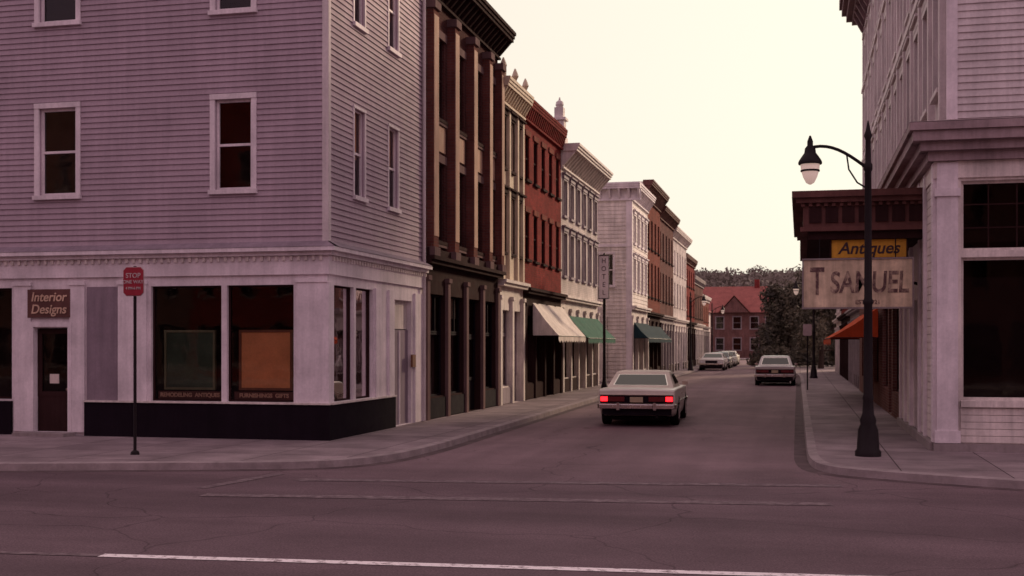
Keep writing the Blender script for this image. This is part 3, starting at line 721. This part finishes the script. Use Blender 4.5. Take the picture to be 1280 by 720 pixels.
# vertical sign on post (left pavement, mid distance)
A=Asm('vertical_street_sign',(-7.45,46.5,.13))
A.lathe('post',IRON,(-7.45,46.5,.13),[(.14,0),(.12,.3),(.07,.5),(.06,1.2),(.055,5.3),(.07,5.35),(.02,5.5)],10)
A.box('board',M('banner_white',(.80,.76,.76),.6,streak=.1),-7.64,-7.26,46.38,46.42,3.85,5.5)
A.box('board_frame',IRON,-7.66,-7.641,46.37,46.43,3.82,5.53); A.box('board_frame',IRON,-7.259,-7.24,46.37,46.43,3.82,5.53); A.box('board_frame',IRON,-7.64,-7.26,46.37,46.43,5.501,5.53); A.box('board_frame',IRON,-7.64,-7.26,46.37,46.43,3.82,3.849)
for k,ch in enumerate('HOTEL'): A.text('lettering',SGD,ch,.27,(-7.45,46.375,5.3-.31*k),SOUTH,.9,off=0)
A.done()
A=Asm('parking_sign',(.3,52,.13)); A.tube('post',IRON,[(.3,52,.12),(.3,52,2.9)],.03,8); plate(A,'plate',WL_,.3,2.65,.18,.24,51.95,51.965,.03); A.done()

# ------------------------------------------------------------------ cars
def carpaint(name,col,rough=.35):
    m,nt,b=nt_new(name); b.inputs['Base Color'].default_value=(*col,1); b.inputs['Roughness'].default_value=rough
    b.inputs['Coat Weight'].default_value=.35; b.inputs['Coat Roughness'].default_value=.12
    tc=N(nt,'ShaderNodeTexCoord').outputs['Object']
    v=mrange(nt,noise(nt,tc,2.2,6),.3,.7,.84,1.05)
    sp=N(nt,'ShaderNodeSeparateXYZ'); nt.links.new(tc,sp.inputs[0])
    low_tone=mrange(nt,sp.outputs[2],.2,.55,.5,1.0); v=math_(nt,'MULTIPLY',v,low_tone)  # paint gets darker towards the sills
    nt.links.new(scalecol(nt,col,v),b.inputs['Base Color'])
    return m
CARGLASS,_nt,_b=nt_new('car_glass'); _b.inputs['Base Color'].default_value=(.012,.010,.012,1); _b.inputs['Roughness'].default_value=.06
TAIL,_nt,_b=nt_new('tail_lamp_red'); _b.inputs['Base Color'].default_value=(.4,.005,.008,1); _b.inputs['Emission Color'].default_value=(1,.012,.018,1); _b.inputs['Emission Strength'].default_value=4.5; _b.inputs['Roughness'].default_value=.6; _b.inputs['Specular IOR Level'].default_value=.1
TAILOFF,_nt,_b=nt_new('tail_lamp_unlit'); _b.inputs['Base Color'].default_value=(.12,.006,.01,1); _b.inputs['Roughness'].default_value=.3
HEADL,_nt,_b=nt_new('head_lamp'); _b.inputs['Base Color'].default_value=(.6,.6,.6,1); _b.inputs['Roughness'].default_value=.1
PLATE=M('number_plate',(.42,.33,.22),.5,streak=0)
def car(name,loc,rot,paint,roof,lit=False,H=1.36,deck=.92):
    A=Asm(name,(0,0,0))
    st=[(-2.52,.92,deck-.03,.40),(-2.49,.945,deck+.005,.36),(-2.3,.955,deck+.018,.28),(-1.6,.965,deck+.02,.22),(-.6,.965,deck+.005,.20),(.6,.965,deck-.005,.20),(1.5,.96,deck-.015,.22),(2.25,.945,deck-.03,.27),(2.47,.93,deck-.05,.34),(2.51,.90,deck-.09,.40)]
    rings=[]
    for y,w,t,b in st:
        h=[(0,t+.018),(.5*w,t+.016),(.88*w,t+.008),(.975*w,t+.0),(.995*w,t-.025),(1.0*w,b+.72*(t-b)),(1.012*w,b+.60*(t-b)),(1.0*w,b+.54*(t-b)),(.985*w,b+.28*(t-b)),(.955*w,b+.08*(t-b)),(.88*w,b),(0,b)]
        full=h+[(-x,z) for x,z in h[-2:0:-1]]
        rings.append([(x,y,z) for x,z in full])
    n=len(rings[0]); v=[p for r in rings for p in r]; f=[]
    for j in range(len(rings)-1):
        for k in range(n):
            a=j*n+k; b=j*n+(k+1)%n; f.append((a,b,b+n,a+n))
    f.append(tuple(range(n))[::-1]); f.append(tuple((len(rings)-1)*n+k for k in range(n)))
    me=bpy.data.meshes.new('body'); me.from_pydata(v,[],f); me.materials.append(paint); me.materials.append(TYRE)
    bm=bmesh.new(); bm.from_mesh(me); bmesh.ops.recalc_face_normals(bm,faces=bm.faces); bm.to_mesh(me); bm.free()
    body=bpy.data.objects.new('body',me); COL.objects.link(body)
    wy=(-1.38,1.52); cuts=[]
    for y in wy:
        for sx in (-1,1):
            bm=bmesh.new(); bmesh.ops.create_cone(bm,cap_ends=True,segments=28,radius1=.39,radius2=.39,depth=.5,matrix=Matrix.Translation((sx*.95,y,.34))@Matrix.Rotation(R(90),4,'Y'))
            cm=bpy.data.meshes.new('cut'); bm.to_mesh(cm); bm.free(); cm.materials.append(TYRE); co=bpy.data.objects.new('cut',cm); COL.objects.link(co); cuts.append(co)
            md=body.modifiers.new('c','BOOLEAN'); md.object=co; md.operation='DIFFERENCE'; md.solver='EXACT'
            try: md.material_mode='TRANSFER'
            except Exception: pass
    dg=bpy.context.evaluated_depsgraph_get(); nm=bpy.data.meshes.new_from_object(body.evaluated_get(dg)); body.modifiers.clear(); body.data=nm
    for c in cuts: bpy.data.objects.remove(c)
    for p in nm.polygons: p.use_smooth=True
    try: nm.set_sharp_from_angle(angle=R(24))
    except Exception: pass
    body.parent=A.e
    zb=deck+.0
    lv=[(zb,.85,-1.62,1.02),(zb+.08,.825,-1.48,.88),(H-.075,.70,-.92,.30),(H-.025,.67,-.84,.22),(H-.002,.58,-.70,.08),(H+.01,.3,-.5,-.1)]
    G=[[(-w,y0,z),(w,y0,z),(w,y1,z),(-w,y1,z)] for z,w,y0,y1 in lv]
    for a,b in zip(G,G[1:]):
        for k in range(4): A.poly('roof',roof,[a[k],a[(k+1)%4],b[(k+1)%4],b[k]])
    A.poly('roof',roof,G[-1])
    B1=[Vector(p) for p in G[1]]; T0=[Vector(p) for p in G[2]]
    def q(k,a0,a1,h0,h1,mat=CARGLASS,part='windows',push=.012):
        bl,br=B1[k],B1[(k+1)%4]; tl,tr=T0[k],T0[(k+1)%4]
        def pt(a,h): return (bl.lerp(br,a)).lerp(tl.lerp(tr,a),h)
        P=[pt(a0,h0),pt(a1,h0),pt(a1,h1),pt(a0,h1)]
        nrm=(P[1]-P[0]).cross(P[3]-P[0]).normalized(); c=sum(P,Vector())/4
        if nrm.dot(c-Vector((0,-.2,1)))<0: nrm=-nrm
        A.poly(part,mat,[p+nrm*push for p in P])
    q(0,.09,.91,.05,.90); q(2,.05,.95,.0,.95)
    q(0,.075,.925,.0,.94,CHROME,'window_trim',.006)
    for k in (1,3):
        rng=((.33,.60),(.62,.93)) if k==1 else ((.07,.38),(.40,.67))
        for a,b in rng: q(k,a,b,.05,.92)
    for y in wy:
        for sx in (-1,1):
            x=sx*.87
            pr=[(.20,-.10),(.30,-.11),(.335,-.08),(.34,0),(.335,.08),(.30,.11),(.20,.10)]
            A.lathe('tyres',TYRE,(x,y,.335),pr,24,'x')
            A.lathe('hubcaps',CHROME,(x+sx*.085,y,.335),[(.205,0),(.20,sx*.02),(.12,sx*.035),(.05,sx*.04),(.03,sx*.05)],20,'x')
    for sy in (-1,1):
        pts=[(-.98,sy*2.15,.5),(-.98,sy*2.50,.5),(-.93,sy*2.59,.5),(-.4,sy*2.62,.5),(.4,sy*2.62,.5),(.93,sy*2.59,.5),(.98,sy*2.50,.5),(.98,sy*2.15,.5)]
        for a,b in zip(pts,pts[1:]):
            A.hexa('bumpers',CHROME,[(a[0],a[1],.46),(b[0],b[1],.46),(b[0]*.97,b[1]-sy*.06,.46),(a[0]*.97,a[1]-sy*.06,.46),(a[0],a[1],.57),(b[0],b[1],.57),(b[0]*.97,b[1]-sy*.06,.57),(a[0]*.97,a[1]-sy*.06,.57)])
        for xx in (-.45,.45): A.box('bumper_guards',CHROME,xx-.035,xx+.035,*sorted((sy*2.62,sy*2.665)),.43,.61)
        A.box('lower_valance',BASE,-.86,.86,*sorted((sy*2.5,sy*2.535)),.30,.455)
    A.box('rear_panel',BASE,-.90,.90,-2.545,-2.50,deck-.33,deck-.13)
    A.box('rear_trim',CHROME,-.91,.91,-2.555,-2.51,deck-.128,deck-.113)
    for sx in (-1,1):
        a,b=sorted((sx*.885,sx*.72)); A.box('tail_lamps',TAIL if lit else TAILOFF,a,b,-2.57,-2.546,deck-.275,deck-.165)
        a,b=sorted((sx*.70,sx*.30)); A.box('tail_lamps_inner',TAILOFF,a,b,-2.565,-2.546,deck-.28,deck-.165)
        for xx in (.55,.74): A.lathe('head_lamps',HEADL,(sx*xx,2.48,deck-.25),[(.085,0),(.08,.04),(.02,.055)],14,'y')
        A.tube('side_trim',CHROME,[(sx*.985,-2.1,.60),(sx*.985,0,.60),(sx*.98,2.1,.60)],.012,6)
        A.box('mirrors',CHROME,*sorted((sx*.93,sx*1.07)),.70,.76,deck+.04,deck+.13)
        A.box('door_handles',CHROME,*sorted((sx*.955,sx*.99)),-.35,-.2,.76,.785)
    A.box('grille',BASE,-.46,.46,2.48,2.53,deck-.36,deck-.14)
    A.box('number_plate',PLATE,-.16,.16,-2.585,-2.566,deck-.30,deck-.17)
    A.box('trunk_lines',BASE,-.74,-.732,-2.4,-1.68,deck+.016,deck+.022); A.box('trunk_lines',BASE,.732,.74,-2.4,-1.68,deck+.016,deck+.022)
    A.tube('exhaust',IRON,[(.5,-2.3,.26),(.5,-2.58,.26)],.03,8)
    A.box('underside',TYRE,-.7,.7,-2.2,2.2,.16,.24)
    A.done(smooth=('tyres','hubcaps','head_lamps','roof'),bevel={'bumpers':.012})
    A.e.location=loc; A.e.rotation_euler=(0,0,rot)
    for o in A.obs: o.matrix_parent_inverse=Matrix.Identity(4)
    return A
P_CR=carpaint('white_cream_car_paint',(.80,.74,.64)); P_VIN=M('vinyl_roof',(.76,.68,.57),.6,streak=0,bs=80)
P_WH=carpaint('white_car_paint',(.60,.55,.52)); P_BL=carpaint('blue_grey_car_paint',(.10,.10,.13)); P_DK=carpaint('dark_car_paint',(.05,.035,.045))
P_GR=carpaint('silver_car_paint',(.42,.38,.37))
car('vintage_car',(-4.02,32.1,0),R(2),P_CR,P_VIN,True)
car('parked_car',(-1.2,62.5,0),R(0),P_GR,P_GR,False,H=1.47,deck=.95)
car('parked_car',(-6.65,96,0),R(180),P_WH,P_WH,False)
car('parked_car',(-6.65,104,0),R(180),P_BL,P_BL,False)
car('parked_car',(-6.7,112,0),R(180),P_WH,P_DK,False)
car('parked_car',(-6.9,121,0),R(180),P_CR,P_CR,False)

# ------------------------------------------------------------------ trees
def tree(name,x,y,h,r,trunk=2.2,nl=9000,seed=1):
    rnd=random.Random(seed); A=Asm(name,(x,y,.1))
    A.tube('trunk',BARK,[(x,y,.05),(x+.05,y,1.2),(x-.05,y,trunk+1),(x+.1,y+.1,h*.75)],[.26,.2,.17,.05],9)
    cl=[]
    for k in range(13):
        a=rnd.uniform(0,6.28); zz=rnd.uniform(trunk*.7,h*.82); rr=r*rnd.uniform(.4,.8)*(1-.45*max(0,(zz/h-.5)))
        e=(x+rr*math.cos(a),y+rr*math.sin(a),zz+rnd.uniform(.1,.6))
        s0=(x,y,max(trunk*.7,zz-1.4)); A.tube('limbs',BARK,[s0,((s0[0]+e[0])/2,(s0[1]+e[1])/2,(s0[2]+e[2])/2-.1),e],[.09,.06,.02],6)
        cl.append((e,r*rnd.uniform(.32,.46)))
    cl+= [((x,y,h*.85),r*.42),((x+.3,y,h*.6),r*.6),((x-.2,y,h*.4),r*.6)]
    for _ in range(10):
        b=rnd.choice(cl[:13]); cl.append(((b[0][0]+rnd.uniform(-.7,.7)*b[1],b[0][1]+rnd.uniform(-.7,.7)*b[1],b[0][2]+rnd.uniform(-.7,.6)*b[1]),r*rnd.uniform(.2,.3)))
    for k in range(nl):
        c,cr=rnd.choice(cl)
        d=Vector((rnd.gauss(0,1),rnd.gauss(0,1),rnd.gauss(0,.8))).normalized()*cr*rnd.uniform(.45,1.1)
        p=Vector(c)+d; s=rnd.uniform(.09,.20)
        u=Vector((rnd.gauss(0,1),rnd.gauss(0,1),rnd.gauss(0,1))).normalized(); w=u.orthogonal().normalized()
        A.poly('leaves',LEAF,[p-u*s,p-w*s*.6,p+u*s,p+w*s*.6])
    A.done()
tree('street_tree',-.9,106,7.4,2.8,seed=2); tree('street_tree',1.6,98,8.6,3.0,seed=3); tree('street_tree',-1.4,118,6.6,2.6,seed=4); tree('street_tree',.8,124,9.4,3.4,seed=5)
tree('street_tree',5,112,10,4,seed=6)
def mass(name,pts,mat,n,smin,smax,seed):
    rnd=random.Random(seed); v=[];f=[]
    for k in range(n):
        c,cr=rnd.choice(pts)
        d=Vector((rnd.gauss(0,1),rnd.gauss(0,1),abs(rnd.gauss(0,1)))).normalized()*cr*rnd.uniform(.6,1.05)
        p=Vector(c)+d; s=rnd.uniform(smin,smax); u=Vector((rnd.gauss(0,1),rnd.gauss(0,1),rnd.gauss(0,1))).normalized(); w=u.orthogonal().normalized()
        i=len(v); v+= [p-u*s,p-w*s*.7,p+u*s,p+w*s*.7]; f.append((i,i+1,i+2,i+3))
    me=bpy.data.meshes.new(name); me.from_pydata([tuple(q) for q in v],[],f); me.materials.append(mat); o=bpy.data.objects.new(name,me); COL.objects.link(o); return o
rr=random.Random(5)
mass('hedge',[((-2.9+.45*k,102+k*.35+rr.uniform(-.4,.4),.3),rr.uniform(.9,1.7)) for k in range(14)],LEAF,9000,.08,.18,9)
def hill():
    v=[];f=[]; nx,ny=120,26
    rnd=random.Random(3)
    from mathutils import noise as mn
    for j in range(ny):
        for i in range(nx):
            x=-520+900*i/(nx-1); y=240+560*j/(ny-1)
            t=j/(ny-1); h=39*math.sin(min(1,t*1.15)*math.pi/2)*(0.9+.22*mn.noise(Vector((x*.006,2,0))))
            h+=4*mn.noise(Vector((x*.03,y*.03,1)))*t
            v.append((x,y,h-.5 if j else -1))
    for j in range(ny-1):
        for i in range(nx-1): a=j*nx+i; f.append((a,a+1,a+1+nx,a+nx))
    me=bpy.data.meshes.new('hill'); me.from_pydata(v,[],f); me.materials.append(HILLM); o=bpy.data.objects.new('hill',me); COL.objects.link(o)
    pts=[]
    for k in range(1500):
        i=rnd.randrange(int(nx*.38),int(nx*.66)); j=rnd.randrange(1,ny); q=v[j*nx+i]; r=rnd.uniform(2.2,5.5)
        pts.append(((q[0]+rnd.uniform(-4,4),q[1]+rnd.uniform(-8,8),q[2]+r*.3),r))
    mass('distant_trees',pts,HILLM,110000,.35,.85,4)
hill()

# ------------------------------------------------------------------ light
SUNDIR=Vector((.42,.85,.33)).normalized()
el=math.asin(SUNDIR.z); az=math.atan2(SUNDIR.x,SUNDIR.y)
L=bpy.data.lights.new('sun','SUN'); L.energy=3.2; L.angle=R(8); L.color=(1,.74,.52)
so=bpy.data.objects.new('sun',L); COL.objects.link(so); so.rotation_euler=(-SUNDIR).to_track_quat('-Z','Y').to_euler()
W=bpy.data.worlds.new('World'); scene.world=W; W.use_nodes=True; nt=W.node_tree
bg=nt.nodes['Background']; bg.inputs['Strength'].default_value=.1
sky=N(nt,'ShaderNodeTexSky'); sky.sky_type='NISHITA'; sky.sun_disc=False; sky.sun_elevation=el; sky.sun_rotation=az; sky.dust_density=4
tc=N(nt,'ShaderNodeTexCoord').outputs['Generated']
dp=N(nt,'ShaderNodeVectorMath',operation='DOT_PRODUCT'); nt.links.new(tc,dp.inputs[0]); dp.inputs[1].default_value=tuple(Vector((.08,.95,.26)).normalized())
mr=mrange(nt,dp.outputs['Value'],-1,1,0,1)
cr=N(nt,'ShaderNodeValToRGB'); nt.links.new(mr,cr.inputs[0])
e=cr.color_ramp.elements; e[0].position=0; e[0].color=(.68,.45,.56,1); e[1].position=1; e[1].color=(1.0,.955,.80,1)
for p,c in ((.5,(.88,.63,.72)),(.8,(.96,.76,.71)),(.93,(.96,.83,.71)),(.97,(.98,.89,.76))):
    q=cr.color_ramp.elements.new(p); q.color=(*c,1)
s1=N(nt,'ShaderNodeVectorMath',operation='SCALE'); nt.links.new(cr.outputs[0],s1.inputs[0]); s1.inputs['Scale'].default_value=9.8
s2=N(nt,'ShaderNodeVectorMath',operation='SCALE'); nt.links.new(sky.outputs[0],s2.inputs[0]); s2.inputs['Scale'].default_value=.06
ad=N(nt,'ShaderNodeVectorMath',operation='ADD'); nt.links.new(s1.outputs[0],ad.inputs[0]); nt.links.new(s2.outputs[0],ad.inputs[1])
nt.links.new(ad.outputs[0],bg.inputs['Color'])

# ------------------------------------------------------------------ camera
cam=bpy.data.cameras.new('camera'); co=bpy.data.objects.new('camera',cam); COL.objects.link(co)
co.location=(0,0,2.06); co.rotation_euler=(R(90),0,R(13.5))
cam.sensor_width=36; cam.lens=1500/1280*36; cam.shift_y=70/1280; cam.clip_end=5000
cam.dof.use_dof=True; cam.dof.focus_distance=13; cam.dof.aperture_fstop=4.0
scene.camera=co
scene.view_settings.view_transform='Standard'; scene.view_settings.look='None'; scene.view_settings.exposure=0
